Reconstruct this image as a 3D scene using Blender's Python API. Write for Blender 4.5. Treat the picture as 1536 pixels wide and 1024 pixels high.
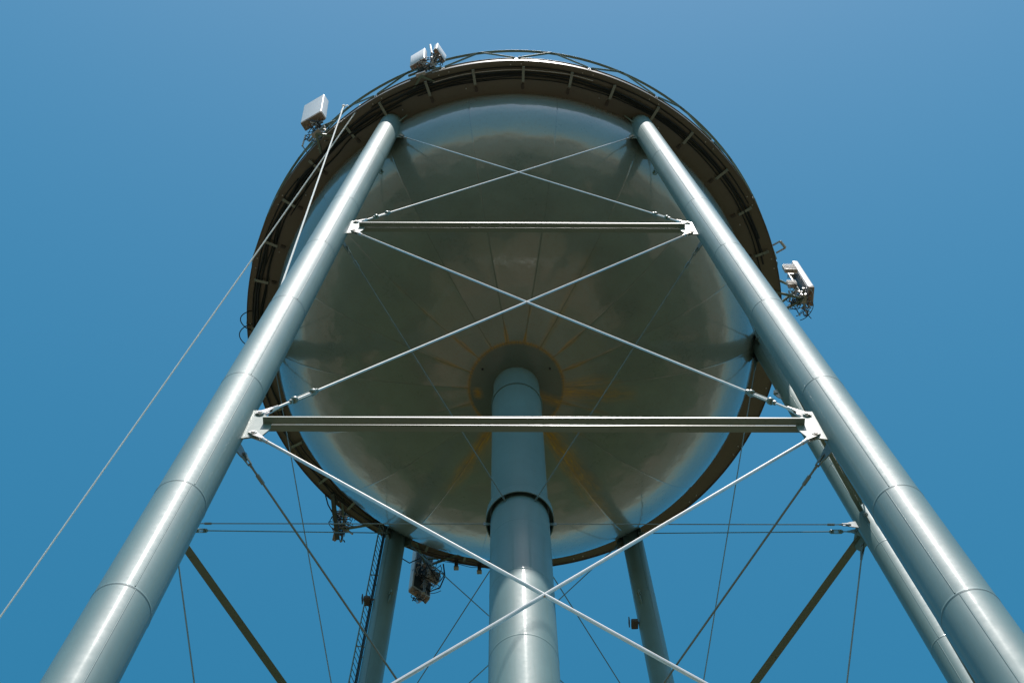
import bpy, math, random
import numpy as np
from math import sin, cos, pi, radians, sqrt
from mathutils import Vector, Matrix

random.seed(7)
rng = np.random.default_rng(7)
S = bpy.context.scene
for o in list(bpy.data.objects):
    bpy.data.objects.remove(o)

# ------------------------------------------------------------------ camera
EYE = 1.6                                    # eye height over the ground
cam_d = bpy.data.cameras.new('camera')
cam = bpy.data.objects.new('camera', cam_d)
S.collection.objects.link(cam)
cam_d.lens = 53.85
cam_d.sensor_width = 36
cam_d.clip_start = 0.1
cam_d.clip_end = 5000
r_ = Vector((0.99964448, 0.02572508, -0.00700947))
u_ = Vector((0.02659832, -0.94385159, 0.3292973))
f_ = Vector((-0.0018553, 0.32936667, 0.94420027))
m = Matrix((r_, u_, -f_)).transposed().to_4x4()
m.translation = Vector((-0.0071, -15.6583, EYE))
cam.matrix_world = m
S.camera = cam

# ------------------------------------------------------------------ sky and sun
SUN_EL, SUN_AZ = 66.0, 8.5                   # azimuth from the camera's side of the tower, to the right
world = bpy.data.worlds.new('World')
S.world = world
world.use_nodes = True
nt = world.node_tree
nt.nodes.clear()
out = nt.nodes.new('ShaderNodeOutputWorld')
bg = nt.nodes.new('ShaderNodeBackground')
sky = nt.nodes.new('ShaderNodeTexSky')
sky.sky_type = 'NISHITA'
sky.sun_disc = False
sky.sun_elevation = radians(SUN_EL)
sky.sun_rotation = radians(180 - SUN_AZ)
sky.altitude = 0
sky.air_density = 1.0
sky.dust_density = 0.85
sky.ozone_density = 1.0
hsv = nt.nodes.new('ShaderNodeHueSaturation')
hsv.inputs['Hue'].default_value = 0.470
hsv.inputs['Saturation'].default_value = 1.43
bg.inputs['Strength'].default_value = 0.147
nt.links.new(sky.outputs[0], hsv.inputs['Color'])
nt.links.new(hsv.outputs[0], bg.inputs['Color'])
nt.links.new(bg.outputs[0], out.inputs['Surface'])

sun_d = bpy.data.lights.new('sun', 'SUN')
sun_d.energy = 5.0
sun_d.angle = radians(0.53)
sun_d.color = (1.0, 0.955, 0.90)
sun = bpy.data.objects.new('sun', sun_d)
S.collection.objects.link(sun)
sd = Vector((sin(radians(SUN_AZ)) * cos(radians(SUN_EL)), -cos(radians(SUN_AZ)) * cos(radians(SUN_EL)), sin(radians(SUN_EL))))
sun.rotation_euler = sd.to_track_quat('Z', 'Y').to_euler()
sun.location = (0, -30, 80)

S.view_settings.view_transform = 'Standard'
S.view_settings.look = 'None'
S.view_settings.exposure = 0.0
S.view_settings.gamma = 1.0
S.render.engine = 'CYCLES'
S.cycles.max_bounces = 8
S.cycles.glossy_bounces = 5

# ------------------------------------------------------------------ materials
def new_mat(name):
    mt = bpy.data.materials.new(name)
    mt.use_nodes = True
    nt = mt.node_tree
    b = nt.nodes['Principled BSDF']
    return mt, nt, b

def N(nt, t, **kw):
    n = nt.nodes.new(t)
    for k, v in kw.items():
        setattr(n, k, v)
    return n

def noise(nt, coord, scale, detail=4, rough=0.55, stretch=None):
    if stretch is not None:
        mp = N(nt, 'ShaderNodeMapping')
        mp.inputs['Scale'].default_value = stretch
        nt.links.new(coord, mp.inputs['Vector'])
        coord = mp.outputs[0]
    n = N(nt, 'ShaderNodeTexNoise')
    n.inputs['Scale'].default_value = scale
    n.inputs['Detail'].default_value = detail
    n.inputs['Roughness'].default_value = rough
    nt.links.new(coord, n.inputs['Vector'])
    return n.outputs['Fac']

def ramp(nt, fac, stops):
    r = N(nt, 'ShaderNodeValToRGB')
    e = r.color_ramp.elements
    while len(e) < len(stops):
        e.new(0.5)
    for i, (p, c) in enumerate(stops):
        e[i].position = p
        e[i].color = c if len(c) == 4 else (*c, 1)
    nt.links.new(fac, r.inputs['Fac'])
    return r.outputs['Color']

def mixc(nt, a, b, fac):
    mx = N(nt, 'ShaderNodeMix', data_type='RGBA')
    for sock, v in ((mx.inputs[0], fac), (mx.inputs[6], a), (mx.inputs[7], b)):
        if isinstance(v, (tuple, float, int)):
            sock.default_value = (*v, 1) if isinstance(v, tuple) and len(v) == 3 else v
        else:
            nt.links.new(v, sock)
    return mx.outputs[2]

def math_n(nt, op, a, b=None, clamp=False):
    n = N(nt, 'ShaderNodeMath', operation=op, use_clamp=clamp)
    for i, v in enumerate((a, b)):
        if v is None:
            continue
        if isinstance(v, (float, int)):
            n.inputs[i].default_value = v
        else:
            nt.links.new(v, n.inputs[i])
    return n.outputs[0]

def simple(name, col, rough=0.5, metal=0.0, var=0.12, scale=6.0, coat=0.0):
    mt, nt, b = new_mat(name)
    tc = N(nt, 'ShaderNodeTexCoord').outputs['Object']
    f = noise(nt, tc, scale)
    d = tuple(c * (1 - var) for c in col)
    l = tuple(min(1, c * (1 + var)) for c in col)
    nt.links.new(ramp(nt, f, [(0.3, d), (0.7, l)]), b.inputs['Base Color'])
    b.inputs['Roughness'].default_value = rough
    b.inputs['Metallic'].default_value = metal
    b.inputs['Coat Weight'].default_value = coat
    return mt

PAINT = (0.130, 0.228, 0.225)
BOWL = (0.190, 0.245, 0.220)
PLATE = (0.160, 0.146, 0.108)

def paint_material(name, rough=0.34, coat=0.35, coat_rough=0.12, bump=0.006, grime=0.25, attr=None, seams=False, tint=None, ribs=False):
    PAINT_ = tint or PAINT
    mt, nt, b = new_mat(name)
    tc = N(nt, 'ShaderNodeTexCoord').outputs['Object']
    big = noise(nt, tc, 0.6, 5, 0.6)
    fine = noise(nt, tc, 9.0, 6, 0.65)
    streak = noise(nt, tc, 3.0, 6, 0.6, stretch=(5, 5, 0.35))
    col = ramp(nt, big, [(0.32, tuple(c * 0.90 for c in PAINT_)), (0.68, tuple(c * 1.08 for c in PAINT_))])
    g = ramp(nt, streak, [(0.5, (0, 0, 0)), (0.8, (1, 1, 1))])
    gf = math_n(nt, 'MULTIPLY', g, grime)
    col = mixc(nt, col, tuple(c * k for c, k in zip(PAINT_, (1.0, .72, .6))), gf)
    rbase = math_n(nt, 'ADD', math_n(nt, 'ADD', math_n(nt, 'MULTIPLY', fine, 0.16), math_n(nt, 'MULTIPLY', big, 0.12)), rough - 0.14)
    bmp = N(nt, 'ShaderNodeBump')
    bmp.inputs['Strength'].default_value = 0.6
    bmp.inputs['Distance'].default_value = bump
    hgt = math_n(nt, 'ADD', math_n(nt, 'MULTIPLY', noise(nt, tc, 1.6, 2, 0.4), 1.0), math_n(nt, 'MULTIPLY', fine, 0.10))
    if ribs:
        hgt = math_n(nt, 'ADD', hgt, math_n(nt, 'MULTIPLY', noise(nt, tc, 2.0, 3, 0.6, stretch=(.8, .8, 9)), 0.16))
    if seams:
        # eighteen pie-shaped bottom plates welded along radial seams
        sx = N(nt, 'ShaderNodeSeparateXYZ')
        nt.links.new(tc, sx.inputs[0])
        rad = math_n(nt, 'SQRT', math_n(nt, 'ADD', math_n(nt, 'MULTIPLY', sx.outputs[0], sx.outputs[0]), math_n(nt, 'MULTIPLY', sx.outputs[1], sx.outputs[1])))
        ang = math_n(nt, 'ARCTAN2', sx.outputs[0], math_n(nt, 'MULTIPLY', sx.outputs[1], -1.0))
        k = math_n(nt, 'DIVIDE', math_n(nt, 'SUBTRACT', ang, radians(11 - 360)), radians(20))
        fr = math_n(nt, 'ABSOLUTE', math_n(nt, 'SUBTRACT', math_n(nt, 'FRACT', math_n(nt, 'ADD', k, 0.5)), 0.5))
        dist = math_n(nt, 'MULTIPLY', math_n(nt, 'MULTIPLY', fr, radians(20)), rad)
        line = math_n(nt, 'SUBTRACT', 1.0, math_n(nt, 'DIVIDE', dist, 0.022), clamp=True)
        # plates bulge slightly between the seams
        bulge = math_n(nt, 'MULTIPLY', math_n(nt, 'POWER', math_n(nt, 'SUBTRACT', 1.0, math_n(nt, 'MULTIPLY', fr, 2.0)), 6.0), 0.5)
        hgt = math_n(nt, 'ADD', hgt, math_n(nt, 'ADD', math_n(nt, 'MULTIPLY', line, 0.3), bulge))
        col = mixc(nt, col, (0.15, 0.17, 0.155), math_n(nt, 'MULTIPLY', line, 0.55))
    if attr:
        at = N(nt, 'ShaderNodeAttribute', attribute_name=attr)
        sx2 = N(nt, 'ShaderNodeSeparateXYZ')
        nt.links.new(tc, sx2.inputs[0])
        rad2 = math_n(nt, 'SQRT', math_n(nt, 'ADD', math_n(nt, 'MULTIPLY', sx2.outputs[0], sx2.outputs[0]), math_n(nt, 'MULTIPLY', sx2.outputs[1], sx2.outputs[1])))
        ang2 = math_n(nt, 'ARCTAN2', sx2.outputs[0], math_n(nt, 'MULTIPLY', sx2.outputs[1], -1.0))
        cb = N(nt, 'ShaderNodeCombineXYZ')
        nt.links.new(math_n(nt, 'MULTIPLY', ang2, 26.0), cb.inputs[0])
        nt.links.new(math_n(nt, 'MULTIPLY', rad2, 2.2), cb.inputs[1])
        rn = noise(nt, cb.outputs[0], 1.3, 9, 0.72)
        rm = math_n(nt, 'MULTIPLY', at.outputs['Fac'], math_n(nt, 'ADD', math_n(nt, 'MULTIPLY', rn, 3.0), -0.42), clamp=True)
        rc = ramp(nt, rn, [(0.35, (0.26, 0.13, 0.015)), (0.65, (0.52, 0.32, 0.04))])
        col = mixc(nt, col, rc, rm)
        rbase = math_n(nt, 'ADD', rbase, math_n(nt, 'MULTIPLY', rm, 0.3))
    nt.links.new(hgt, bmp.inputs['Height'])
    nt.links.new(bmp.outputs[0], b.inputs['Normal'])
    nt.links.new(bmp.outputs[0], b.inputs['Coat Normal'])
    nt.links.new(col, b.inputs['Base Color'])
    nt.links.new(rbase, b.inputs['Roughness'])
    b.inputs['Coat Weight'].default_value = coat
    b.inputs['Coat Roughness'].default_value = coat_rough
    return mt

M = {}
M['leg'] = paint_material('tower_paint', rough=0.60, coat=0.30, coat_rough=0.115, bump=0.005, ribs=True)
M['bowl'] = paint_material('bowl_paint', rough=0.30, coat=1.0, coat_rough=0.055, bump=0.03, grime=0.5, attr='rust', seams=True, tint=BOWL)
M['bowl_plate'] = paint_material('reinforcing_plate_shaded', rough=0.32, coat=0.6, coat_rough=0.12, bump=0.01, grime=0.6, attr='rust', tint=(0.10, 0.145, 0.125))  # base tint darkened to paint in the occlusion round the riser
M['plate'] = paint_material('balcony_paint', rough=0.35, coat=0.3, coat_rough=0.2, bump=0.008, grime=0.6, tint=PLATE)
M['steel'] = paint_material('steelwork_paint', rough=0.38, coat=0.3, coat_rough=0.2, bump=0.0015, tint=(0.145, 0.215, 0.178))
M['rod'] = simple('sunlit_rod_paint', (0.66, 0.62, 0.56), 0.30, 0.40, 0.10, 6, 1.0)  # sunlit copy of the rod finish, its glints brightened into the colour
M['seam'] = simple('weld_seam_paint', (0.16, 0.20, 0.20), 0.45)
M['darkarm'] = simple('dark_arm_paint', (0.06, 0.085, 0.08), 0.5)
M['galv'] = simple('galvanised_steel', (0.42, 0.42, 0.41), 0.45, 0.75, 0.2, 20)
M['hanger'] = simple('hanger_paint', (0.24, 0.29, 0.27), 0.35, 0.0, 0.2, 12, 0.4)
M['back'] = simple('antenna_back_shaded', (0.05, 0.06, 0.065), 0.5, 0, 0.2, 8)  # metal back, coloured nearly black to carry the shade on that face
M['radome'] = simple('antenna_shell', (0.62, 0.63, 0.64), 0.42, 0, 0.05, 5, 0.1)
M['endcap'] = simple('antenna_end_cap', (0.33, 0.27, 0.24), 0.6, 0, 0.25, 14)
M['radio'] = simple('radio_casing', (0.60, 0.57, 0.54), 0.5, 0, 0.12, 10)
M['black'] = simple('black_cable_jacket', (0.017, 0.020, 0.022), 0.42, 0, 0.3, 20)
M['pale_cable'] = simple('pale_cable_jacket', (0.55, 0.50, 0.47), 0.5, 0, 0.2, 20)
M['rope'] = simple('rope_fibre', (0.80, 0.74, 0.68), 0.9, 0, 0.2, 60)
b_ = M['rope'].node_tree.nodes['Principled BSDF']
b_.inputs['Subsurface Weight'].default_value = 1.0
b_.inputs['Subsurface Radius'].default_value = (1.0, 0.9, 0.8)
b_.inputs['Subsurface Scale'].default_value = 0.12
M['rod_shaded_side'] = simple('shaded_rod_paint', (0.16, 0.23, 0.23), 0.35, 0.0, 0.12, 6, 0.4)  # shaded copy of the rod finish, tank shade put into the colour
M['brass'] = simple('copper_connector', (0.55, 0.30, 0.20), 0.35, 0.7, 0.2, 20)
M['darkbox'] = simple('dark_bracket_paint', (0.10, 0.085, 0.075), 0.6)
M['concrete'] = simple('concrete', (0.33, 0.32, 0.29), 0.9, 0, 0.2, 3)
M['leaf'] = simple('woodland_leaves', (0.045, 0.075, 0.022), 0.8, 0, 0.5, 0.5)

def ground_mat():
    mt, nt, b = new_mat('grass_and_dirt')
    tc = N(nt, 'ShaderNodeTexCoord').outputs['Object']
    a = noise(nt, tc, 0.035, 4, 0.5)
    c = noise(nt, tc, 1.5, 8, 0.7)
    grass = ramp(nt, c, [(0.3, (0.055, 0.056, 0.024)), (0.7, (0.125, 0.112, 0.050))])
    dirt = ramp(nt, c, [(0.3, (0.19, 0.125, 0.085)), (0.7, (0.38, 0.255, 0.18))])
    f = ramp(nt, a, [(0.42, (0, 0, 0)), (0.64, (1, 1, 1))])
    nt.links.new(mixc(nt, grass, dirt, f), b.inputs['Base Color'])
    b.inputs['Roughness'].default_value = 0.95
    return mt
M['ground'] = ground_mat()

# ------------------------------------------------------------------ mesh helpers
class MB:
    def __init__(self):
        self.v = []; self.f = []; self.mi = []
    def add(self, verts, faces, mi=0):
        o = len(self.v)
        self.v += [tuple(p) for p in verts]
        self.f += [tuple(i + o for i in fc) for fc in faces]
        self.mi += [mi] * len(faces)
    def box(self, c, ax, ay, az, sx, sy, sz, mi=0, bev=0.0):
        c = Vector(c); ax = Vector(ax).normalized(); ay = Vector(ay).normalized(); az = Vector(az).normalized()
        if bev <= 0:
            vs = [c + ax * (i * sx / 2) + ay * (j * sy / 2) + az * (k * sz / 2) for k in (-1, 1) for j in (-1, 1) for i in (-1, 1)]
            self.add(vs, [(0, 2, 3, 1), (4, 5, 7, 6), (0, 1, 5, 4), (2, 6, 7, 3), (0, 4, 6, 2), (1, 3, 7, 5)], mi)
        else:
            # rounded outline in the ax/ay plane, small chamfer at both ends
            pts = []
            for q, (i, j) in enumerate(((1, 1), (-1, 1), (-1, -1), (1, -1))):
                for s in range(4):
                    a = (q * 90 + s * 30) * pi / 180
                    pts.append((i * (sx / 2 - bev) + bev * cos(a), j * (sy / 2 - bev) + bev * sin(a)))
            n = len(pts); vs = []
            rings = ((-sz / 2, 0.9), (-sz / 2 + bev * 0.4, 1.0), (sz / 2 - bev * 0.4, 1.0), (sz / 2, 0.9))
            for z, k in rings:
                for (x, y) in pts:
                    vs.append(c + ax * (x * k if abs(x) > 1e-6 else 0) + ay * (y * k) + az * z)
            fs = []
            for r in range(3):
                for i in range(n):
                    fs.append((r * n + i, r * n + (i + 1) % n, (r + 1) * n + (i + 1) % n, (r + 1) * n + i))
            fs.append(tuple(reversed(range(n)))); fs.append(tuple(range(3 * n, 4 * n)))
            self.add(vs, fs, mi)
    def tube(self, pts, r, seg=8, mi=0, caps=True):
        pts = [Vector(p) for p in pts]
        n = len(pts)
        t = [(pts[min(i + 1, n - 1)] - pts[max(i - 1, 0)]).normalized() for i in range(n)]
        ref = Vector((0, 0, 1)) if abs(t[0].z) < 0.9 else Vector((1, 0, 0))
        a = t[0].cross(ref).normalized()
        vs = []
        for i in range(n):
            a = (a - t[i] * a.dot(t[i])).normalized()
            b = t[i].cross(a)
            rr = r[i] if isinstance(r, (list, tuple)) else r
            for k in range(seg):
                th = 2 * pi * k / seg
                vs.append(pts[i] + a * (rr * cos(th)) + b * (rr * sin(th)))
        fs = [(i * seg + k, i * seg + (k + 1) % seg, (i + 1) * seg + (k + 1) % seg, (i + 1) * seg + k) for i in range(n - 1) for k in range(seg)]
        if caps:
            fs.append(tuple(reversed(range(seg)))); fs.append(tuple(range((n - 1) * seg, n * seg)))
        self.add(vs, fs, mi)
    def lathe(self, prof, O=(0, 0, 0), A=(0, 0, 1), seg=64, mi=0, close=False):
        # prof: list of (radius, distance along axis)
        O = Vector(O); A = Vector(A).normalized()
        X = Vector((1, 0, 0)); X = (X - A * X.dot(A)).normalized(); Y = A.cross(X)
        vs = []
        for (r, s) in prof:
            for k in range(seg):
                th = 2 * pi * k / seg
                vs.append(O + A * s + X * (r * cos(th)) + Y * (r * sin(th)))
        n = len(prof)
        fs = [(i * seg + k, i * seg + (k + 1) % seg, (i + 1) * seg + (k + 1) % seg, (i + 1) * seg + k) for i in range(n - 1) for k in range(seg)]
        if close:
            fs += [((n - 1) * seg + k, (n - 1) * seg + (k + 1) % seg, (k + 1) % seg, k) for k in range(seg)]
        self.add(vs, fs, mi)
    def prism(self, poly, O, U, V, W, d0, d1, mi=0):
        # polygon (u, v) extruded along W from d0 to d1
        O = Vector(O); U = Vector(U); V = Vector(V); W = Vector(W)
        n = len(poly)
        vs = [O + U * a + V * b + W * d for d in (d0, d1) for (a, b) in poly]
        fs = [(i, (i + 1) % n, n + (i + 1) % n, n + i) for i in range(n)]
        fs.append(tuple(reversed(range(n)))); fs.append(tuple(range(n, 2 * n)))
        self.add(vs, fs, mi)
    def build(self, name, mats, parent=None, smooth=True, angle=35):
        me = bpy.data.meshes.new(name)
        me.from_pydata(self.v, [], self.f)
        me.update()
        if not isinstance(mats, (list, tuple)):
            mats = [mats]
        for mt in mats:
            me.materials.append(mt)
        me.polygons.foreach_set('material_index', self.mi)
        import bmesh
        bm = bmesh.new(); bm.from_mesh(me)
        bmesh.ops.recalc_face_normals(bm, faces=bm.faces)
        bm.to_mesh(me); bm.free()
        if smooth:
            me.shade_smooth()
            me.set_sharp_from_angle(angle=radians(angle))
        o = bpy.data.objects.new(name, me)
        S.collection.objects.link(o)
        if parent is not None:
            o.parent = parent
            o.matrix_parent_inverse = Matrix.Identity(4)
            if parent.type == 'EMPTY' or True:
                w = parent_world(parent)
                me.transform(Matrix.Translation(-w))
        return o

_loc = {}
def parent_world(o):
    p = Vector((0, 0, 0))
    while o is not None:
        p += o.location
        o = o.parent
    return p

def thing(name, label, cat, loc=(0, 0, 0), group=None):
    o = bpy.data.objects.new(name, None)
    o.empty_display_size = 0.3
    S.collection.objects.link(o)
    o.location = loc
    o['label'] = label; o['category'] = cat
    if group:
        o['group'] = group
    return o

def tag(o, label, cat, group=None):
    o['label'] = label; o['category'] = cat
    if group:
        o['group'] = group
    return o

def polar(az, r, z):
    a = radians(az)
    return Vector((r * sin(a), -r * cos(a), z + EYE))

# ------------------------------------------------------------------ tower dimensions (heights over the eye)
PHI = 1.78
RL, HT, SL = 7.60, 45.15, 0.0418
H1, H2, H3 = 32.17, 19.88, 9.09
RB, HB = 8.49, 46.11
BA, BC, ZC = 7.50, 4.4855, 45.337
RR = 0.685
LR = 0.33
AZ = {'front_left': -30, 'front_right': 30, 'right': 90, 'back_right': 150, 'back_left': 210, 'left': 270}
def leg_pt(az, z):
    return polar(az + PHI, RL + SL * (HT - z), z)

# ------------------------------------------------------------------ ground and far woodland
g = MB()
g.add([(-1500, -1500, 0), (1500, -1500, 0), (1500, 1500, 0), (-1500, 1500, 0)], [(0, 1, 2, 3)])
go = g.build('ground', M['ground'], smooth=False)
go['kind'] = 'structure'
gp = MB()
gp.lathe([(0.0, 0.004), (12.5, 0.004)], seg=64)
mt, nt2, b2 = new_mat('gravel')
tc2 = N(nt2, 'ShaderNodeTexCoord').outputs['Object']
nt2.links.new(ramp(nt2, noise(nt2, tc2, 0.35, 9, 0.75), [(0.35, (0.07, 0.065, 0.04)), (0.65, (0.26, 0.20, 0.14))]), b2.inputs['Base Color'])
b2.inputs['Roughness'].default_value = 0.95
go = gp.build('gravel_pad', mt, smooth=False)
go['kind'] = 'structure'

def blob(mb, c, rx, rz, seed):
    rg = np.random.default_rng(seed)
    nu, nv = 14, 9
    ph = rg.uniform(0, 6.28, 6)
    vs = []
    for j in range(nv + 1):
        v = pi * j / nv
        for i in range(nu):
            u = 2 * pi * i / nu
            k = 1 + 0.18 * sin(3 * u + ph[0]) * sin(2 * v + ph[1]) + 0.14 * sin(5 * u + ph[2] + 3 * v) + rg.uniform(-0.10, 0.10)
            vs.append((c[0] + rx * k * sin(v) * cos(u), c[1] + rx * k * sin(v) * sin(u), c[2] + rz * k * cos(v)))
    fs = [(j * nu + i, j * nu + (i + 1) % nu, (j + 1) * nu + (i + 1) % nu, (j + 1) * nu + i) for j in range(nv) for i in range(nu)]
    mb.add(vs, fs)
w = MB()
for i in range(330):
    a = rng.uniform(0, 2 * pi)
    d = rng.uniform(42, 130)
    if rng.random() < 0.25: d = rng.uniform(30, 45)
    if d < 36 and abs(a - 1.57 * 3) < 0.8: continue
    h = rng.uniform(9, 18)
    blob(w, (d * cos(a), d * sin(a), h * 0.55), rng.uniform(3.5, 7.5), h * 0.5, i)
wo = w.build('woodland', M['leaf'])
wo['kind'] = 'stuff'; wo['label'] = 'dark green woodland surrounding the tower'

# ------------------------------------------------------------------ the water tower
T = thing('water_tower', 'tall pale grey-green steel water tower on six sloping tubular legs, seen from below', 'water tower', (0, 0, 0))

# tank bowl: half ellipsoid, dense so that rust can be stored per vertex
def bowl_z(r):
    return ZC - BC * sqrt(max(0, 1 - (r / BA) ** 2))
mb = MB()
SEG, RNG = 540, 150
R0 = 1.30
th0, th1 = math.asin(R0 / BA), pi / 2
prof = []
for i in range(RNG + 1):
    t = th0 + (th1 - th0) * (i / RNG)
    prof.append((BA * sin(t), ZC - BC * cos(t) + EYE))
prof.append((BA, HB + EYE))
mb.lathe(prof, seg=SEG)
bowl = mb.build('tank_bowl', M['bowl'], T)
V = np.empty(len(bowl.data.vertices) * 3); bowl.data.vertices.foreach_get('co', V); V = V.reshape(-1, 3)
rr = np.hypot(V[:, 0], V[:, 1]); aa = np.degrees(np.arctan2(V[:, 0], -V[:, 1]))
def dang(a, b):
    return (a - b + 180) % 360 - 180
rust = np.zeros(len(V))
# ring of rust round the reinforcing plate
rust = np.maximum(rust, np.clip(1 - np.abs(rr - 1.39) / 0.05, 0, 1) * 0.9)
# seam rust near the plate:  azimuth, length, half width in metres, strength
for az, r1, wd, st in ((-9, 2.3, 0.03, .85), (11, 2.5, 0.03, .85), (31, 2.6, .035, .5), (51, 2.7, .035, .8), (71, 3.0, .035, .7), (-49, 2.8, .035, .8), (-69, 2.6, .04, .8),
                       (-29, 1.7, .03, .4), (-49, 4.6, .02, .35), (31, 4.5, .09, .30), (91, 3.1, .05, .6), (98, 3.6, .16, .75), (88, 2.9, .12, .5), (105, 2.6, .10, .4), (111, 2.9, .04, .6),
                       (-149, 4.2, .13, 0.95), (-151, 3.2, .20, .45), (148, 4.6, .15, 1.0), (150.5, 6.4, .10, .85), (153.5, 5.6, .07, .5), (146, 3.4, .2, .5), (-129, 2.2, .05, .6), (131, 2.6, .05, .5), (171, 2.2, .05, .4), (-169, 2.0, .05, .4),
                       (-89, 1.9, .05, .5), (-109, 2.0, .05, .4)):
    d = np.abs(np.radians(dang(aa, az))) * rr
    wob = 0.03 * np.sin(rr * 5 + az)
    wdr = 1.7 * wd * (0.6 + 0.5 * rr / 3)
    fall = np.clip((r1 - rr) / (r1 - 1.3), 0, 1) ** 0.6
    rust = np.maximum(rust, np.clip(1.15 - (np.abs(d + wob) / wdr), 0, 1) * fall * st * (rr > 1.3))
at = bowl.data.attributes.new('rust', 'FLOAT', 'POINT')
at.data.foreach_set('value', rust.astype(np.float32))

# reinforcing plate where the riser enters
mb = MB()
zt = 40.60 + EYE
pr = [(0.60, zt - 0.03)]
for i in range(9):
    r = 0.66 + (1.37 - 0.66) * i / 8
    pr.append((r, bowl_z(r) + EYE - 0.035))
pr.append((1.37, bowl_z(1.37) + EYE + 0.02))
pr2 = []
for (r, z) in pr[:-1]:
    pr2.append((r, z)); 
mb.lathe(pr, seg=160)
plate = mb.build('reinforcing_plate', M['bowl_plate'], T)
V = np.empty(len(plate.data.vertices) * 3); plate.data.vertices.foreach_get('co', V); V = V.reshape(-1, 3)
rr = np.hypot(V[:, 0], V[:, 1]); aa = np.degrees(np.arctan2(V[:, 0], -V[:, 1]))
rs = np.clip((rr - 1.30) / 0.06, 0, 1) * 0.7
rs = np.maximum(rs, np.clip(1 - np.abs(np.radians(dang(aa, -97))) * rr / 0.22, 0, 1) * np.clip(1 - np.abs(rr - 1.12) / 0.16, 0, 1) * 1.3)
rs = np.maximum(rs, np.clip(1 - np.abs(np.radians(dang(aa, 112))) * rr / 0.22, 0, 1) * 0.7)
at = plate.data.attributes.new('rust', 'FLOAT', 'POINT')
at.data.foreach_set('value', rs.astype(np.float32))
for az in (-58, 60):
    mb = MB()
    p = polar(az, 1.12, bowl_z(1.12) - 0.04)
    mb.lathe([(0.001, -0.03), (0.028, -0.03), (0.032, 0.0), (0.032, 0.03)], O=p, seg=16)
    mb.build('drain_plug', M['black'], plate)

# shell and roof above the balcony
mb = MB()
mb.lathe([(BA, HB + EYE), (BA, HB + EYE + 2.2), (BA + 0.012, HB + EYE + 2.21), (BA + 0.012, HB + EYE + 2.26), (BA, HB + EYE + 2.27), (BA, HB + EYE + 5.5)], seg=180)
mb.build('tank_shell', M['leg'], T)
mb = MB()
mb.lathe([(BA + .05, HB + EYE + 5.5)] + [(BA * cos(t), HB + EYE + 5.5 + 2.4 * sin(t)) for t in np.linspace(0.03, pi / 2 - .001, 24)], seg=120)
mb.build('tank_roof', M['leg'], T)

# riser pipe with expansion collar
mb = MB()
def ridge(prof, r, z, h=0.004, wd=0.012):
    prof += [(r, z - wd - .06), (r, z - wd - .03), (r, z - wd), (r + h, z - wd * .3), (r + h, z + wd * .3), (r, z + wd), (r, z + wd + .03), (r, z + wd + .06)]
pr = [(RR, 0.0)]
for z in (4.2, 8.4, 12.9, 17.2, 21.6, 25.9, 28.6, 30.95):
    ridge(pr, RR, z + EYE)
pr += [(RR, H1 + 0.2 + EYE)]
pr += [(RR - .005, H1 + .3 + EYE), (RR - .005, 39.40 + EYE), (RR + .030, 39.40 + EYE), (RR + .030, 39.46 + EYE), (RR - .020, 39.62 + EYE), (RR - .035, 40.95 + EYE)]
mb.lathe(pr, seg=96)
riser = mb.build('riser_pipe', M['leg'], T)
mb = MB()
z0 = H1 + EYE
mb.lathe([(RR + .002, z0 + .42), (.765, z0 + .40), (.782, z0 + .36), (.795, z0 + .02), (.795, z0 - .02), (.772, z0 - .02), (.768, z0 + .33), (RR + .002, z0 + .35)], seg=96)
mb.build('expansion_collar', M['leg'], riser)

# legs
SEAMS = [2.0, 6.0, 10.1, 14.2, 17.0, 21.15, 25.4, 29.56, 33.9, 40.2]
leg_obj = {}
for name, az in AZ.items():
    mb = MB()
    A0 = leg_pt(az, -EYE + 0.25); A1 = leg_pt(az, HB - 0.005)
    ax = (A1 - A0); L = ax.length; axn = ax / L
    k = axn.z
    pr = [(LR, 0.0)]
    off = {'front_left': 0, 'front_right': -.1, 'right': 1.1, 'back_right': .6, 'back_left': .3, 'left': 1.5}[name]
    cuts = [z + off for z in SEAMS]
    for z in cuts:
        s = (z + EYE - A0.z) / k
        ridge(pr, LR, s, 0.004, 0.012)
    pr += [(LR, L)]
    mb.lathe(pr, A0, axn, seg=72)
    # dark undercut beside each weld bead
    for z in cuts:
        s = (z + EYE - A0.z) / k
        mb.lathe([(LR + .0006, s - .022), (LR + .0022, s - .018), (LR + .0022, s - .012), (LR + .0006, s - .010)], A0, axn, seg=72, mi=1)
    # lengthwise weld of each section
    base = {'front_left': 36, 'front_right': -30, 'right': -40, 'back_right': 20, 'back_left': -20, 'left': 30}[name]
    X = Vector((1, 0, 0)); X = (X - axn * X.dot(axn)).normalized(); Y = axn.cross(X)
    allc = [-EYE + .3] + cuts + [HB - .1]
    for q in range(len(allc) - 1):
        aw = base + random.uniform(-4, 4) + (4 if q % 2 else -3)
        d = X * sin(radians(aw)) - Y * cos(radians(aw))
        p0 = leg_pt(az, allc[q] + .03) + d * (LR + .0005); p1 = leg_pt(az, allc[q + 1] - .03) + d * (LR + .0005)
        mb.tube([p0, p1], 0.0075, 6)
    leg = mb.build('leg', [M['leg'], M['seam']], T)
    leg_obj[name] = leg
    # footing
    mb = MB()
    b = leg_pt(az, -EYE)
    mb.box((b.x, b.y, .14), (1, 0, 0), (0, 1, 0), (0, 0, 1), 1.6, 1.6, .30)
    mb.build('footing', M['concrete'], leg, smooth=False)

# face bracing ---------------------------------------------------------------
def unit_out(a, b):
    mid = (a + b) / 2
    return Vector((mid.x, mid.y, 0)).normalized()

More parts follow.
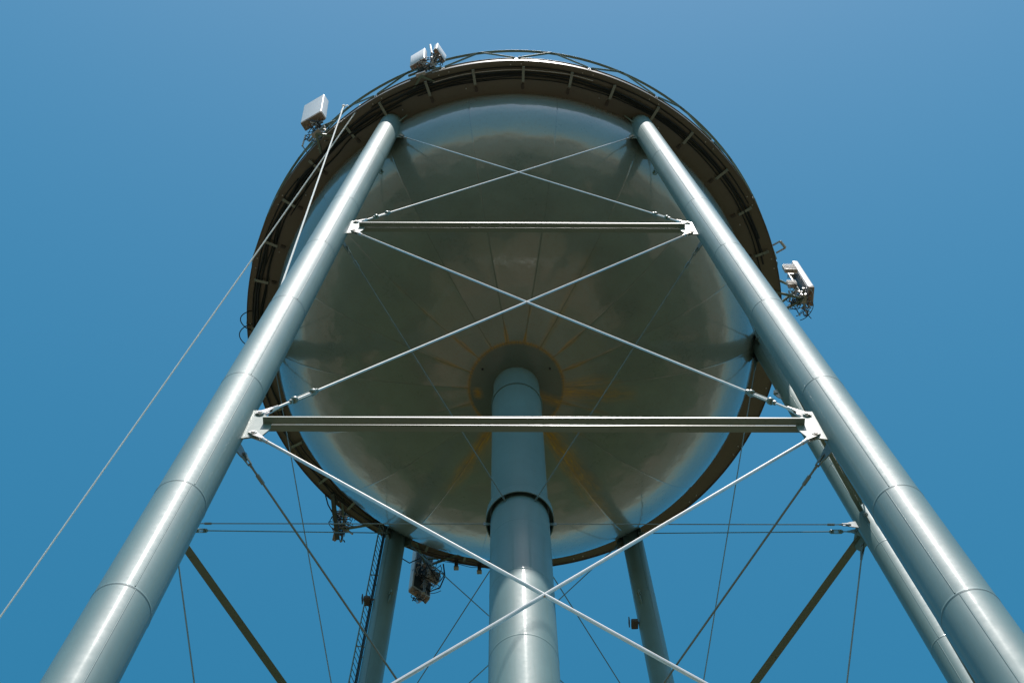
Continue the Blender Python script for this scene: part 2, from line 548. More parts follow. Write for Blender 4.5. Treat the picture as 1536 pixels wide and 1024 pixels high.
def turnbuckle(P, d, side, parent):
    """open forged turnbuckle with lock nuts at P along d"""
    mb = MB()
    n = d.cross(side).normalized()
    for s in (-1, 1):
        mb.tube([P + d * -.20 + side * (s * .045), P + d * .20 + side * (s * .045)], .014, 8)
        mb.lathe([(0.001, -.055), (.045, -.04), (.056, -.025), (.056, .025), (.045, .04), (.001, .04)], P + d * (s * .21), d, seg=10)
        mb.lathe([(0.001, -.02), (.036, -.02), (.036, .02), (.001, .02)], P + d * (s * .29), d, seg=6)
    mb.build('turnbuckle', M['steel'], parent)

def clevis(mb, pin, d, nrm, s=1.0):
    """flat fork around the gusset with a pin and washer, tapering into the rod"""
    side = nrm.cross(d).normalized()
    for q in (-1, 1):
        mb.prism([(-.07 * s, -.05 * s), (.06 * s, -.055 * s), (.28 * s, -.022 * s), (.28 * s, .022 * s), (.06 * s, .055 * s), (-.07 * s, .05 * s)],
                 pin, d, side, nrm, q * .016 + (0 if q > 0 else -.014), q * .016 + (.014 if q > 0 else 0))
    mb.lathe([(.001, -.055 * s), (.034 * s, -.055 * s), (.034 * s, .055 * s), (.001, .055 * s)], pin, nrm, seg=6)
    mb.lathe([(.001, .0), (.058 * s, .0), (.058 * s, .010), (.001, .010)], pin + nrm * .032, nrm, seg=16)
    mb.lathe([(.03 * s, .0), (.036 * s, .04 * s), (.030 * s, .16 * s), (.001, .16 * s)], pin + d * .24 * s, d, seg=10)

def tie_rod(A, B, nrm, rad, tb_end, name='tie_rod', offs=0.0, tb=1.05, s=1.0, mat='rod'):
    A = A + nrm * offs; B = B + nrm * offs
    d = (B - A).normalized()
    mb = MB()
    if tb_end == 'A': tbP = A + d * tb
    else: tbP = B - d * tb
    mb.tube([A + d * .28 * s, B - d * .28 * s], rad, 10)
    clevis(mb, A, d, nrm, s); clevis(mb, B, -d, nrm, s)
    ob = mb.build(name, M[mat], T)
    turnbuckle(tbP, d, nrm.cross(d).normalized(), ob)
    return ob

GUS = [(.26, .46), (.42, .46), (.58, .20), (.66, .10), (.66, -.22), (.58, -.46), (.24, -.58)]
names = list(AZ)
levels = [(H1, .027), (H2, .030), (H3, .032)]
for i, na in enumerate(names):
    nb = names[(i + 1) % 6]
    for h, rad in levels:
        A = leg_pt(AZ[na], h); B = leg_pt(AZ[nb], h)
        n = unit_out(A, B); t = (B - A).normalized(); L = (B - A).length
        # back-to-back angles, the inner one set lower
        mb = MB()
        g0 = -.002 if h == H1 else .002
        outer = [(g0, -.035), (.108, -.035), (.108, -.004), (.098, -.004), (.098, -.025), (g0, -.025)]
        inner = [(-.004, -.054), (-.100, -.054), (-.100, -.044), (-.014, -.044), (-.014, -.028), (-.004, -.028)]
        # (distance outward from the face, height)
        mb.prism(outer, A, n, Vector((0, 0, 1)), t, .54, L - .54)
        mb.prism(inner, A, n, Vector((0, 0, 1)), t, .40, L - .40)
        for q in range(1, 8):
            for nn, zz in ((.06, -.045), (-.06, -.062)):
                mb.lathe([(.001, -.008), (.014, -.008), (.016, .01), (.001, .01)], A + t * (L * q / 8) + n * nn + Vector((0, 0, zz + .003)), (0, 0, 1), seg=6)
        mb.build('girt', M['steel'], T)
        # gusset plates
        for P, s in ((A, 1), (B, -1)):
            mb = MB()
            lean = SL * 0.5
            poly = [(u - v * lean, v) for (u, v) in GUS]
            mb.prism(poly, P, t * s, Vector((0, 0, 1)), n, -.011, .011)
            for (u, v) in ((.42, .30), (.46, -.40)):
                mb.lathe([(.001, .0), (.03, .0), (.03, .02), (.001, .02)], P + t * s * u + Vector((0, 0, v)) + n * .011, n, seg=8)
            mb.build('gusset_plate', M['steel'], T)
    # X rods of each bay
    tops = [(HT, H1, .016), (H1, H2, .019), (H2, H3, .0225), (H3, -.9, .026)]
    for bi, (hu, hl, rad) in enumerate(tops):
        for a, b, of in ((na, nb, .0), (nb, na, .0)):
            A = leg_pt(AZ[a], hu); B = leg_pt(AZ[b], hl)
            Ab = leg_pt(AZ[b], hu)
            t = (Ab - A).normalized()
            n = unit_out(A, Ab)
            pu = A + t * (.42 if bi == 0 else .46) + Vector((0, 0, -1.0 if bi == 0 else -.40))
            pl = B - t * .45 + Vector((0, 0, .33))
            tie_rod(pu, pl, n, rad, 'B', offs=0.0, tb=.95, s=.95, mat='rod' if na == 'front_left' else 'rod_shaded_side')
    # small top gussets under the balcony
    for a, s in ((na, 1), (nb, -1)):
        A = leg_pt(AZ[na], HT); B = leg_pt(AZ[nb], HT); t = (B - A).normalized(); n = unit_out(A, B)
        P = leg_pt(AZ[a], HT)
        mb = MB()
        mb.prism([(.2, -.25), (.42, -.55), (.52, -.9), (.48, -1.14), (.30, -1.25)], P, t * s, Vector((0, 0, 1)), n, -.01, .01)
        mb.build('gusset_plate', M['steel'], T)

# radial rods from every leg to the riser
for name, az in AZ.items():
    for h in (H1, H2, H3):
        P = leg_pt(az, h - .1)
        c = Vector((0, 0, P.z)); d = (c - P).normalized()
        side = Vector((0, 0, 1))
        nrm = d.cross(side).normalized()
        A = P + d * .52
        B = c - d * (RR + .10)
        mb = MB()
        mb.tube([A + d * .2, B], .013 if h == H1 else .017, 8)
        clevis(mb, A, d, nrm, .6)
        mb.prism([(.28, -.17), (.28, .17), (.46, .13), (.60, .05), (.60, -.05), (.46, -.13)], P, d, side, nrm, -.009, .009)
        mb.lathe([(.001, -.08), (.03, -.08), (.03, .08), (.001, .08)], A + d * .42, d, seg=8)
        mb.prism([(-.16, -.08), (.0, -.05), (.0, .05), (-.16, .08)], c - d * RR, -d * -1, side, nrm, -.009, .009)
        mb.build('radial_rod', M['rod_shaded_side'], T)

# small lug and short struts near the leg heads
for name in AZ:
    az = AZ[name]
    P = leg_pt(az, 40.4)
    inn = Vector((-P.x, -P.y, 0)).normalized(); tt = inn.cross(Vector((0, 0, 1)))
    mb = MB()
    mb.prism([(.31, .38), (.47, .30), (.52, .05), (.44, -.25), (.31, -.36)], P, inn, Vector((0, 0, 1)), tt, -.012, .012)
    mb.lathe([(.001, -.05), (.05, -.05), (.05, .05), (.001, .05)], P + inn * .44 + Vector((0, 0, .05)), tt, seg=8)
    mb.build('lug', M['steel'], leg_obj[name])
    mb = MB()
    sg = 1 if az in (-30, 270, 210) else -1
    Q = leg_pt(az, 45.55)
    tdir = Vector((-Q.y, Q.x, 0)).normalized() * sg
    q0 = Q + tdir * .31
    mb.tube([q0, q0 + tdir * .28 + Vector((0, 0, .35))], .022, 6)
    mb.build('short_strut', M['steel'], leg_obj[name])

# ------------------------------------------------------------------ balcony
mb = MB()
zb = HB + EYE
mb.lathe([(BA - .02, zb + .0), (RB - .014, zb), (RB - .014, zb - .065), (RB, zb - .065), (RB, zb + .24), (RB + .03, zb + .245), (RB + .03, zb + .255), (RB - .012, zb + .255), (RB - .012, zb + .012), (BA - .02, zb + .012)], seg=240, close=True)
balc = mb.build('balcony', M['plate'], T)
# pale caps on the underside, standing in for holes with sky showing through
mb = MB()
for q in range(24):
    az = 15 * q + PHI
    for da, r in ((-1.2, 8.36), (1.0, 8.38), (3.8, 7.78)):
        if q % 3 == 0 and r < 8: continue
        mb.lathe([(.001, -.035), (.02, -.035), (.024, .0), (.001, .0)], polar(az + da, r, HB - .0), (0, 0, 1), seg=6)
mb.build('sky_hole_caps', M['radome'], balc)

# guard rail: angle top rail, mid rail, lattice braces, short posts
mb = MB()
def angle_ring(r, z, a, mbx):
    mbx.lathe([(r, z), (r + a, z), (r + a, z + .006), (r + .006, z + .006), (r + .006, z + a), (r, z + a)], seg=168, close=True)
angle_ring(RB + .02, zb + 1.42, .075, mb)
rail = mb.build('guard_rail', M['steel'], T)
def flat(mbx, A, B, wd, th, up):
    d = (B - A).normalized(); s = d.cross(up).normalized(); n = s.cross(d)
    mbx.prism([(-wd / 2, -th / 2), (wd / 2, -th / 2), (wd / 2, th / 2), (-wd / 2, th / 2)], A, s, n, d, 0, (B - A).length)
def angle_bar(mbx, A, B, out, a=.06):
    d = (B - A).normalized(); n = (out - d * out.dot(d)).normalized(); s = d.cross(n)
    mbx.prism([(0, 0), (a, 0), (a, .006), (.006, .006), (.006, a), (0, a)], A, s, n, d, 0, (B - A).length)
mb = MB(); mb2 = MB(); mb3 = MB()
for q in range(24):
    a0 = 15 * q + PHI
    up = Vector((sin(radians(a0)), -cos(radians(a0)), 0))
    for s in (-1, 1):
        A = polar(a0 + s * .35, RB + .015, HB + .22); B = polar(a0 + s * 7.3, RB + .05, HB + 1.44)
        angle_bar(mb, A, B, up, .05)
    mb2.prism([(-.045, 0), (.045, 0), (.045, .26), (-.045, .26)], polar(a0, RB + .004, HB + .06), Vector((cos(radians(a0)), sin(radians(a0)), 0)), Vector((0, 0, 1)), up, 0, .012)
    for zz in (.12, .26):
        mb3.lathe([(.001, 0), (.016, 0), (.016, .02), (.001, .02)], polar(a0, RB + .015, HB + zz), up, seg=6)
mb.build('lattice_brace', M['steel'], rail)
mb2.build('post_foot', M['galv'], rail)
mb3.build('rail_bolt', M['galv'], rail)

# cable hangers under the balcony
hang_az = [2.7 + 10 * k for k in range(36) if not 78 < 2.7 + 10 * k < 186]
for k, az in enumerate(hang_az):
    if min(abs(((az - PHI - a + 180) % 360) - 180) for a in AZ.values()) < 4.5 and False: continue
    az += random.uniform(-.8, .8)
    mb = MB()
    o = Vector((sin(radians(az)), -cos(radians(az)), 0)); t = Vector((cos(radians(az)), sin(radians(az)), 0)); zz = Vector((0, 0, 1))
    c = polar(az, 8.08, HB)
    # drop leg at the outer end, flat shelf inward, small upturned end
    mb.prism([(.20, .0), (.23, .0), (.23, -.17), (-.20, -.21), (-.22, -.10), (-.21, -.10), (-.195, -.198), (.20, -.16)], c, o, zz, t, -.04, .04)
    mb.prism([(.23, -.19), (.245, -.19), (.245, -.05), (.23, -.05)], c, o, zz, t, -.04, .04)
    mb.lathe([(.001, -.03), (.022, -.03), (.022, .02), (.001, .02)], c + o * .21 + zz * -.05, o, seg=8)
    mb.build('cable_hanger', M['hanger'], balc)
    mb = MB()
    mb.box(c + o * -.33 + zz * -.045, o, t, zz, .09, .07, .09)
    mb.lathe([(.001, -.02), (.05, -.02), (.05, .02), (.001, .02)], c + o * -.40 + zz * -.05, (0, 0, 1), seg=10)
    mb.build('beam_clamp', M['darkbox'], balc)

# ------------------------------------------------------------------ ladder on the back left leg
lad = MB()
rd = Vector((.30, .954, 0))
top = leg_pt(210, 45.9) + Vector((-.50, .08, 0)); bot = leg_pt(210, .6) + Vector((-.50, .08, 0))
dd = (top - bot).normalized(); L = (top - bot).length
for s in (-1, 1):
    lad.tube([bot + rd * (.21 * s), top + rd * (.21 * s)], .022, 6)
nr = int(L / .305)
for k in range(nr):
    P = bot + dd * (k * .305 + .1)
    lad.tube([P - rd * .21, P + rd * .21], .011, 6)
lo = lad.build('ladder', M['steel'], T)
lb = MB()
for k in range(12):
    P = bot + dd * (k * 4.0 + 1.5)
    if k * 4 + 1.5 > L: break
    for s in (-1, 1):
        lb.tube([P + rd * (.2 * s), P + rd * (.1 * s) + Vector((.28, -.05, 0))], .018, 6)
lb.build('standoff', M['steel'], lo)
lb = MB()
lb.tube([bot + Vector((.10, -.16, 0)), top + Vector((.10, -.16, -.1))], .026, 8)
lb.tube([bot + Vector((.13, -.08, 0)), top + Vector((.13, -.08, -.1))], .018, 8)
tag(lb.build('riser_cable', M['black']), 'black cables running up beside the ladder of the back left leg', 'cable', None)

def leg_box(name, label, az, z, off, sgn):
    t = thing(name, label, 'bracket box', leg_pt(az, z) + off)
    P = leg_pt(az, z) + off
    mb = MB()
    mb.box(P, (1, 0, 0), (0, 1, 0), (0, 0, 1), .20, .28, .14, bev=.03)
    mb.build('housing', M['darkbox'], t)
    mb = MB()
    mb.box(P + Vector((-.15 * sgn * -1 * -1, 0, .12)), (1, 0, 0), (0, 1, 0), (0, 0, 1), .03, .22, .24)
    mb.tube([P + Vector((0, 0, .05)), P + Vector((.26 * sgn, -.02, .05))], .03, 6)
    mb.build('mounting_arm', M['darkbox'], t)
leg_box('light_housing', 'small dark box on the ladder side of the back left leg', 210, 40.5, Vector((-.50, -.12, 0)), 1)
leg_box('light_housing', 'small dark bracket box on the inner side of the back right leg', 150, 39.35, Vector((-.45, -.05, 0)), 1)

# ------------------------------------------------------------------ coaxial cables round the balcony
def ring_cable(a0, a1, r, z, rad, wr, wz, seed, mat, step=1.2, sag=.03):
    rg = random.Random(seed)
    ph = [rg.uniform(0, 6.28) for _ in range(6)]
    pts = []
    n = int(abs(a1 - a0) / step) + 2
    for i in range(n):
        az = a0 + (a1 - a0) * i / (n - 1)
        x = radians(az)
        rr = r + wr * (sin(5 * x + ph[0]) + .6 * sin(13 * x + ph[1]) + .35 * sin(31 * x + ph[2])) / 1.6
        zz = z + wz * (sin(7 * x + ph[3]) + .5 * sin(23 * x + ph[4])) / 1.5 - sag * abs(sin((az - 2.7) * pi / 10))
        pts.append(polar(az, rr, HB + zz))
    mb = MB(); mb.tube(pts, rad, 8)
    return mb
cdefs = [(-22, 70, 8.15, -.125, .034, .02, .01, 'black', 'thick black coaxial cable, outermost under the near and right edge of the balcony'),
         (-22, 76, 8.065, -.125, .028, .02, .01, 'black', 'black coaxial cable, middle one of the run under the right balcony edge'),
         (-20, 78, 7.97, -.13, .018, .03, .012, 'black', 'thin black cable, innermost of the run under the right balcony edge'),
         (-16, 18, 8.22, -.12, .013, .015, .01, 'pale_cable', 'thin pale cable catching the sun under the near balcony edge'),
         (-100, -16, 8.20, -.10, 0.036, .06, .02, 'black', 'thick black cable hugging the outer left edge under the balcony'),
         (-112, -20, 8.10, -.12, 0.034, .09, .03, 'black', 'thick black cable weaving under the left of the balcony'),
         (-96, -30, 8.02, -.13, 0.031, .10, .03, 'black', 'black cable dipping inward under the left of the balcony'),
         (-90, -24, 7.93, -.11, 0.021, .10, .03, 'black', 'thin black cable, innermost under the left of the balcony'),
         (-150, -100, 8.25, -.12, .028, .07, .03, 'black', 'black cable bundle strand under the far left edge beside the back antennas'),
         (-155, -108, 8.15, -.14, .026, .07, .03, 'black', 'second cable strand under the far left edge, set further inward'),
         (-150, -118, 8.05, -.12, .024, .10, .03, 'black', 'inner cable strand under the far left balcony near the ladder'),
         (-104, -52, 8.28, -.07, .020, .05, .02, 'black', 'black cable pressed against the outer fascia on the left of the balcony'),
         (-74, -34, 8.06, -.16, .018, .13, .05, 'black', 'loosely bowed cable between hangers on the upper left of the balcony'),
         (-60, -26, 7.98, -.17, .016, .14, .05, 'black', 'lowest slack cable near the head of the front left leg'),
         (-30, 62, 8.30, -.06, .020, .012, .01, 'black', 'black conduit tucked into the corner of the near balcony edge'),
         (-18, 40, 8.02, -.15, .016, .05, .02, 'black', 'slack thin cable weaving below the near hangers'),
         (22, 74, 8.12, -.16, .020, .05, .02, 'black', 'slack black cable under the upper right hangers'),
         (-178, -148, 8.35, -.14, .018, .05, .03, 'black', 'cable strand along the back edge beside the hanging antenna')]
for i, (a0, a1, r, z, rad, wr, wz, mt_, lab) in enumerate(cdefs):
    mb = ring_cable(a0, a1, r, z, rad, wr, wz, 40 + i, mt_)
    tag(mb.build('coaxial_cable', M[mt_]), lab, 'cable', 'coaxial cables hung under the balcony')

def loops(mb, c, n, R, rad, rg, ax=None, flatk=.5):
    """untidy hanging loops and jumpers"""
    for _ in range(n):
        p0 = c + Vector((rg.uniform(-1, 1), rg.uniform(-1, 1), rg.uniform(-1, 1))) * R
        p3 = c + Vector((rg.uniform(-1, 1), rg.uniform(-1, 1), rg.uniform(-1, 1))) * R
        p1 = p0 + Vector((rg.uniform(-1, 1), rg.uniform(-1, 1), rg.uniform(-1.4, .3))) * R
        p2 = p3 + Vector((rg.uniform(-1, 1), rg.uniform(-1, 1), rg.uniform(-1.4, .3))) * R
        pts = []
        for i in range(13):
            t = i / 12
            pts.append(p0 * (1 - t) ** 3 + p1 * 3 * t * (1 - t) ** 2 + p2 * 3 * t * t * (1 - t) + p3 * t ** 3)
        mb.tube(pts, rad, 6)

# ------------------------------------------------------------------ antennas
def panel(label, P, wdir, height, width, depth, tilt=Vector((0, 0, 0)), seed=1, arm_to=None, group='panel antennas mounted on the balcony rail'):
    """P: centre of the bottom face; wdir: direction of the panel's width; the front looks away from the pole"""
    rg = random.Random(seed)
    t = thing('panel_antenna', label, 'antenna', P, group)
    up = (Vector((0, 0, 1)) * height + tilt).normalized()
    wdir = (wdir - up * wdir.dot(up)).normalized()
    out_ = wdir.cross(up).normalized()
    if out_.dot(Vector((P.x, P.y, 0))) < 0: out_ = -out_
    mb = MB()
    mb.box(P + up * (height / 2 + .03), wdir, out_, up, width, depth, height - .06, bev=.035)
    mb.build('radome', M['radome'], t)
    mb = MB()
    mb.box(P + up * .0, wdir, out_, up, width * .97, depth * .95, .06, bev=.03)
    mb.box(P + up * -.036 - out_ * depth * .12, wdir, out_, up, width * .86, depth * .55, .012)
    mb.build('end_cap', M['endcap'], t)
    mb = MB()
    mb.box(P + up * (height / 2 + .03) - out_ * (depth / 2 + .004), wdir, out_, up, width * .86, .012, height * .94)
    mb.build('shaded_back_plate', M['back'], t)  # thin sheet added to darken the back face as if shaded
    for k in range(6):
        q = P + wdir * (width * .8 * ((k + .5) / 6 - .5)) - out_ * (depth * .12) - up * .04
        mb = MB()
        mb.lathe([(.001, -.08), (.018, -.08), (.018, -.03), (.026, -.03), (.026, .0), (.001, .0)], q, up, seg=8)
        mb.build('connector', M['brass'] if k % 2 else M['galv'], t)
    pole = P - out_ * (depth / 2 + .16)
    mb = MB()
    mb.tube([pole - up * .25, pole + up * (height * .93)], .038, 10)
    mb.build('mounting_pipe', M['galv'], t)
    for hh in (.3, height * .78):
        mb = MB()
        q = pole + up * hh
        mb.box(q + out_ * .07, wdir, out_, up, .16, .16, .07)
        for s in (-1, 1):
            mb.tube([q - out_ * .07 + wdir * (s * .06), q + out_ * .12 + wdir * (s * .06)], .009, 6)
        mb.box(q - out_ * .06, wdir, out_, up, .16, .02, .08)
        mb.build('pipe_clamp', M['galv'], t)
    return t, pole, out_, wdir, up

def radio(label, P, wdir, out_, w_, d_, h_, group='remote radio units behind the antennas'):
    t = thing('radio_unit', label, 'radio unit', P, group)
    up = Vector((0, 0, 1))
    wdir = Vector(wdir).normalized(); out_ = Vector(out_).normalized()
    mb = MB()
    mb.box(P, wdir, out_, up, w_, d_ * .6, h_, bev=.02)
    mb.build('casing', M['radio'], t)
    mb = MB()
    for k in range(9):
        mb.box(P + wdir * (w_ * .86 * (k / 8 - .5)) + out_ * (d_ * .4), wdir, out_, up, .009, d_ * .24, h_ * .9)
    mb.build('cooling_fins', M['radio'], t)
    mb = MB()
    for k in range(4):
        mb.lathe([(.001, -.06), (.015, -.06), (.022, 0), (.001, 0)], P + wdir * (w_ * .7 * (k / 3 - .5)) - up * h_ / 2, up, seg=8)
    mb.build('connector', M['brass'], t)
    return t

def jumpers(label, c, n, R, seed, pale=.35, col='black'):
    rg = random.Random(seed)
    t = thing('jumper_cables', label, 'cables', c, 'jumper cables at the antennas')
    mb = MB(); loops(mb, c, int(n * (1 - pale)), R, .0125, rg); mb.build('dark_jumpers', M['black'], t)
    mb = MB(); loops(mb, c, max(2, int(n * pale)), R * .8, .011, rg); mb.build('pale_jumpers', M['pale_cable'], t)
    for _ in range(9):
        mb = MB()
        q = c + Vector((rg.uniform(-1, 1), rg.uniform(-1, 1), rg.uniform(-1, 1))) * R * .7
        dv = Vector((rg.uniform(-1, 1), rg.uniform(-1, 1), rg.uniform(-1, 1))).normalized()
        mb.lathe([(.001, -.06), (.022, -.06), (.028, .0), (.020, .05), (.001, .05)], q, dv, seg=8)
        mb.build('plug', M['galv'], t)

def frame(label, az, r_out, zs, target, seed=0, spread=.5):
    """boom arms from the balcony edge out to the antenna pipe"""
    t = thing('antenna_frame', label, 'mounting frame', polar(az, RB, HB + zs[0]), 'antenna mounting frames on the balcony')
    for z in zs:
        tg = Vector((target.x, target.y, HB + EYE + z))
        for s in (-1, 1):
            mb = MB()
            a = polar(az + s * spread * 6, RB - .35 if z < .2 else RB + .03, HB + (z if z >= .2 else -.06))
            if z < .2:
                tgt = Vector((tg.x, tg.y, HB + EYE - .03))
            else: tgt = tg
            mb.box((a + tgt) / 2, (tgt - a), Vector((0, 0, 1)).cross(tgt - a), (tgt - a).cross(Vector((0, 0, 1)).cross(tgt - a)), (tgt - a).length, .07, .07)
            mb.build('arm', M['steel'], t)
    mb = MB()
    o = Vector((sin(radians(az)), -cos(radians(az)), 0)); tt = Vector((cos(radians(az)), sin(radians(az)), 0))
    mb.box(Vector((target.x, target.y, HB + EYE + zs[0] + .02)), tt, o, (0, 0, 1), .30, .16, .14)
    mb.tube([Vector((target.x, target.y, HB + EYE + zs[0])) - tt * .35, Vector((target.x, target.y, HB + EYE + zs[0])) + tt * .35], .035, 8)
    mb.build('cross_head', M['galv'], t)
    return t

# 1: large panel on the near left
zP = 46.71
a = polar(-44.3, 9.10, zP); b = polar(-39.6, 8.92, zP)
t1, pole, o1, w1, up1 = panel('broad pale panel antenna tilted outward on the near left of the balcony', (a + b) / 2, b - a, 2.15, .76, .30, tilt=polar(-42, .20, 0) - Vector((0, 0, EYE)), seed=1)
frame('frame of steel arms under the broad near left antenna', -42, 9, (.05, 1.0), pole)
radio('pale radio unit behind the broad near left antenna', pole - o1 * .28 + w1 * .22 + Vector((0, 0, .15)), w1, -o1, .32, .16, .42)
radio('second radio unit lower behind the broad near left antenna', pole - o1 * .25 - w1 * .20 + Vector((0, 0, .05)), w1, -o1, .26, .14, .32)
jumpers('tangle of jumper cables below the broad near left antenna', pole + Vector((0, 0, -.12)) + o1 * .05, 30, .34, 11)
mb = MB()
c = polar(-45.8, 8.80, 46.4)
tw = thing('whip_antenna', 'short white rod antenna on a bracket beside the broad near left antenna', 'antenna', c)
mb.tube([c + Vector((-.06, .14, 0)), c + Vector((-.03, .08, .55)) + Vector((.02, -.16, 0))], .028, 8); mb.build('rod', M['radome'], tw)
mb = MB(); mb.tube([c + Vector((-.06, .14, 0.03)), polar(-47, 8.5, 46.3)], .018, 6); mb.tube([c + Vector((0, 0, .45)), polar(-44.5, 8.5, 46.5)], .018, 6); mb.build('bracket', M['galv'], tw)

# 2: pair on the near edge
zP = 46.95
a = polar(-19.9, 8.70, zP); b = polar(-16.5, 8.80, zP)
t2, pole, o2, w2, up2 = panel('pale panel antenna facing left, first of the pair at the near edge', (a + b) / 2, b - a, 1.45, .54, .16, tilt=polar(-30, .10, 0) - Vector((0, 0, EYE)), seed=2)
frame('frame of steel arms under the near edge antenna pair', -18, 9, (.05, .9), pole)
radio('dark-fronted radio unit between the near edge antenna pair', pole - o2 * .20 + w2 * .25 + Vector((0, 0, .1)), w2, -o2, .28, .16, .4)
jumpers('tangle of jumper cables between the near edge antenna pair', pole + w2 * .18 + Vector((0, 0, -.08)), 30, .30, 12, .4)
a = polar(-13.3, 8.56, 47.1); b = polar(-14.2, 8.98, 47.1)
t2b, pole2, o2b, w2b, up2b = panel('narrow pale panel antenna facing right, second of the near edge pair', (a + b) / 2, b - a, 1.1, .50, .14, seed=3)
jumpers('jumper cables below the right antenna of the near edge pair', pole2 + Vector((.1, 0, -.1)), 14, .22, 13, .4)
mb = MB(); c = polar(-15.2, 8.88, 47.4)
tag_ = mb.tube([c, c + Vector((-.08, -.12, .85))], .035, 8)
tag(mb.build('whip_antenna', M['radome']), 'thin white rod antenna standing between the near edge antenna pair', 'antenna')

# 3: panel seen from its narrow side on the right
zP = 46.35
a = polar(83.5, 9.50, zP); b = polar(87.6, 9.42, zP)
t3, pole, o3, w3, up3 = panel('tall panel antenna on the right edge, its narrow side bright in the sun', (a + b) / 2, b - a, 2.9, .66, .20, seed=4)
frame('frame of steel arms under the right edge antenna', 85.5, 9, (.02, 1.0), pole)
radio('white-topped radio unit beside the right edge antenna', polar(80.6, 8.98, 47.0), Vector((1, .05, 0)), Vector((0, -1, 0)), .42, .22, .5)
radio('smaller radio unit behind the right edge antenna', polar(83.5, 8.95, 46.8), Vector((1, .05, 0)), Vector((0, -1, 0)), .30, .2, .36)
jumpers('tangle of pale and black jumper cables at the right edge antenna', polar(85.5, 9.08, 46.45), 42, .36, 14, .5)
jumpers('loose cables hanging below the right edge antenna', polar(88, 9.22, 46.2), 12, .25, 15, .4)
tb_ = thing('rail_bracket', 'white U-shaped bracket on the rail beyond the right edge antenna', 'bracket', polar(73.7, 8.6, 46.3))
mb = MB()
A_, B_, C_, D_ = polar(73.2, 8.52, 46.3), polar(72.8, 8.78, 46.3), polar(74.4, 8.88, 46.25), polar(74.9, 8.56, 46.25)
mb.tube([A_, B_], .03, 6); mb.tube([C_, D_], .03, 6); mb.build('arm', M['galv'], tb_)
mb = MB(); mb.tube([B_, C_], .045, 8); mb.build('rod', M['radome'], tb_)

# 4: edge-on panel at the back left
P4 = Vector((-6.12, 6.95, 45.75 + EYE))
o4 = Vector((P4.x, P4.y, 0)).normalized()
t4, pole, o4, w4, up4 = panel('dark panel antenna seen edge-on beyond the back left edge', P4, Vector((-.25, .97, 0)), 2.9, .34, .15, seed=5)
f4 = frame('frame of dark arms reaching out to the back left antenna', -139.5, 9.3, (.02, 1.0), P4 + Vector((.28, -.1, 0)), spread=.9)
mb = MB()
a4, b4 = Vector((-6.13, 5.47, 45.93 + EYE)), Vector((-6.03, 6.98, 45.62 + EYE))
mb.box((a4 + b4) / 2, b4 - a4, Vector((1, 0, 0)), Vector((0, 0, 1)), (b4 - a4).length, .13, .16)
mb.build('arm', M['darkarm'], f4)
radio('small radio unit behind the back left antenna', polar(-137.5, 8.75, 46.5), Vector((.8, .6, 0)), Vector((.6, -.8, 0)), .30, .2, .4)
jumpers('tangle of jumper cables around the back left antenna', polar(-138, 8.85, 46.25), 36, .38, 16, .4)
jumpers('cable loops dangling below the back left antenna', polar(-139, 9.25, 46.1), 9, .22, 17, .05)
mb = MB()
mb.tube([polar(-131, 8.45, HB - .12), polar(-133, 8.62, HB - .18), polar(-135, 8.72, HB - .22), polar(-137, 8.74, HB - .15), polar(-138.5, 8.8, HB + .1)], .022, 8)
tag(mb.build('drooping_cable', M['black']), 'black cable drooping from the edge toward the back left antenna', 'cable')

# 5: large panel at the back
zP = 44.5
a = Vector((-3.70, 8.35, zP + EYE)); b = Vector((-3.12, 8.81, zP + EYE))
t5, pole, o5, w5, up5 = panel('large panel antenna hanging below the back edge, pinkish underside showing', (a + b) / 2 + Vector((.06, -.05, 0)), b - a, 3.0, .74, .24, seed=6)
frame('frame of dark arms carrying the large back antenna', -160, 9, (.02, .5), Vector((pole.x, pole.y, 0)), spread=.9)
radio('dark rounded radio unit beside the large back antenna', Vector((-2.95, 8.42, 45.55 + EYE)), Vector((.8, .6, 0)), Vector((.6, -.8, 0)), .44, .3, .55)
radio('small radio unit above the dark one at the large back antenna', Vector((-3.2, 8.30, 46.15 + EYE)), Vector((.8, .6, 0)), Vector((.6, -.8, 0)), .3, .2, .4)
jumpers('tangle of jumper cables beside the large back antenna', Vector((-3.12, 8.36, 45.5 + EYE)), 40, .45, 18, .3)
jumpers('cables hanging under the pinkish end of the large back antenna', Vector((-3.35, 8.55, 44.5 + EYE)), 16, .28, 19, .35)
mb = MB()
mb.tube([Vector((-2.6, 8.2, 46.0 + EYE)), Vector((-2.55, 8.5, 45.7 + EYE)), Vector((-2.7, 8.65, 45.2 + EYE)), Vector((-3.0, 8.62, 44.9 + EYE)), Vector((-3.2, 8.5, 45.0 + EYE))], .024, 8)
tag(mb.build('drooping_cable', M['black']), 'thick black cable curving under the large back antenna', 'cable')
mb = MB()
mb.tube([polar(-150, 8.45, HB - .1), polar(-152, 8.7, HB - .45), polar(-155, 8.75, HB - .5), polar(-157, 8.6, HB - .2)], .02, 8)
tag(mb.build('drooping_cable', M['black']), 'black cable sagging from the back left leg to the large back antenna', 'cable')
for az, lab in ((-165.2, 'small brown bracket hanging under the back edge, nearer the antenna'), (-170.5, 'small dark camera-like bracket hanging under the back edge, nearer the riser')):
    c = polar(az, 8.45, HB - .2)
    tt_ = thing('hanging_bracket', lab, 'bracket', c)
    mb = MB(); mb.box(c, (1, 0, 0), (0, 1, 0), (0, 0, 1), .12, .10, .45); mb.build('stem', M['darkbox'], tt_)
    mb = MB(); mb.box(c + Vector((0, .05, -.2)), (1, 0, 0), (0, 1, 0), (0, 0, 1), .17, .14, .07, bev=.02); mb.build('foot', M['galv'], tt_)
mb = MB()
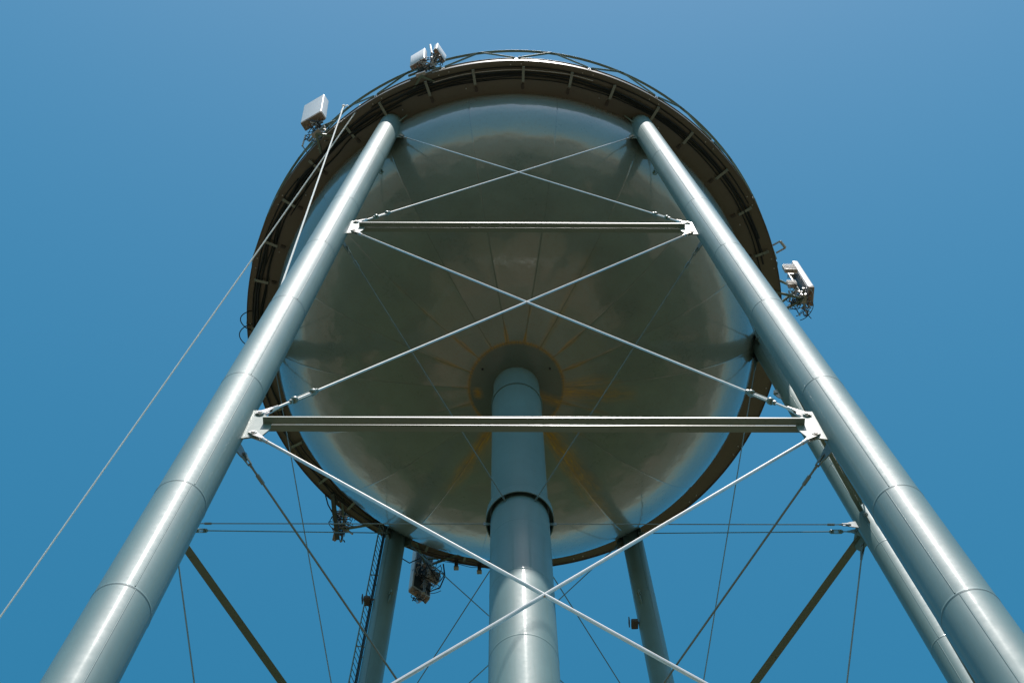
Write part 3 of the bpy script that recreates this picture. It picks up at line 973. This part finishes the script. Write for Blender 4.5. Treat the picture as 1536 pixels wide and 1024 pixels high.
mb.tube([polar(az, 8.45 + .03 * sin(az), HB - .16 - .06 * abs(sin(az * .6))) for az in np.linspace(-160, -176, 12)], .012, 6)
tag(mb.build('edge_cable', M['black']), 'thin cable strung along the back edge between the two hanging brackets', 'cable')

# dangling loops on the far left edge
mb = MB()
for k, (a0, a1, dr) in enumerate(((-84, -89, .16), (-87, -93, .22), (-91, -97, .20))):
    pts = []
    for i in range(12):
        t = i / 11
        pts.append(polar(a0 + (a1 - a0) * t, 8.2 + (dr + .35) * sin(pi * t) ** .6, HB - .05 + .12 * sin(pi * t)))
    mb.tube(pts, .017, 8)
tag(mb.build('cable_loops', M['black']), 'three dark cable loops sticking out past the left balcony edge', 'cable')

# ------------------------------------------------------------------ ropes
mb = MB()
A = polar(-37.4, RB + .12, 48.3)
cable_end = leg_pt(AZ['front_left'], 18.4) + Vector((.08, .36, 0))
def sagline(A, B, sag, n=24):
    return [A.lerp(B, i / n) + Vector((0, 0, -sag * 4 * (i / n) * (1 - i / n))) for i in range(n + 1)]
mb.tube(sagline(A, cable_end, .0), .021, 8)
tr = thing('rope', 'thicker pale rope dropping from the left rail to behind the front left leg', 'rope', A, 'pale ropes hung from the rail')
mb.build('line', M['rope'], tr)
mb = MB()
pst = polar(-38.3, RB + .03, HB + 1.4)
mb.tube([pst, A + Vector((0, 0, .05))], .03, 8)
mb.lathe([(.001, -.06), (.05, -.04), (.06, .02), (.03, .07), (.001, .07)], A, (0, 0, 1), seg=10)
mb.tube([A, A + Vector((.12, -.03, .05)), A + Vector((.2, .05, -.1))], .014, 6)
mb.build('knot', M['rope'], tr)
# second, running out left to the ground
A2 = polar(-32.2, RB, 46.43)
B2 = Vector((-21.0, 11.354, 0.0))                           # staked in the grass left of the tower
mb = MB(); mb.tube([A2.lerp(B2, i / 30) for i in range(31)], .019, 8)
tr2 = thing('rope', 'thin pale rope running from the left rail down to the lower left sky', 'rope', A2, 'pale ropes hung from the rail')
mb.build('line', M['rope'], tr2)
mb = MB(); mb.lathe([(.001, -.05), (.035, -.03), (.04, .02), (.001, .05)], A2, (0, 0, 1), seg=10); mb.build('knot', M['rope'], tr2)
mb = MB(); mb.tube([B2 + Vector((0, 0, -.3)), B2 + Vector((0, 0, .12))], .03, 8)
tag(mb.build('rope_stake', M['galv']), 'steel stake in the grass holding the thin pale rope', 'stake')
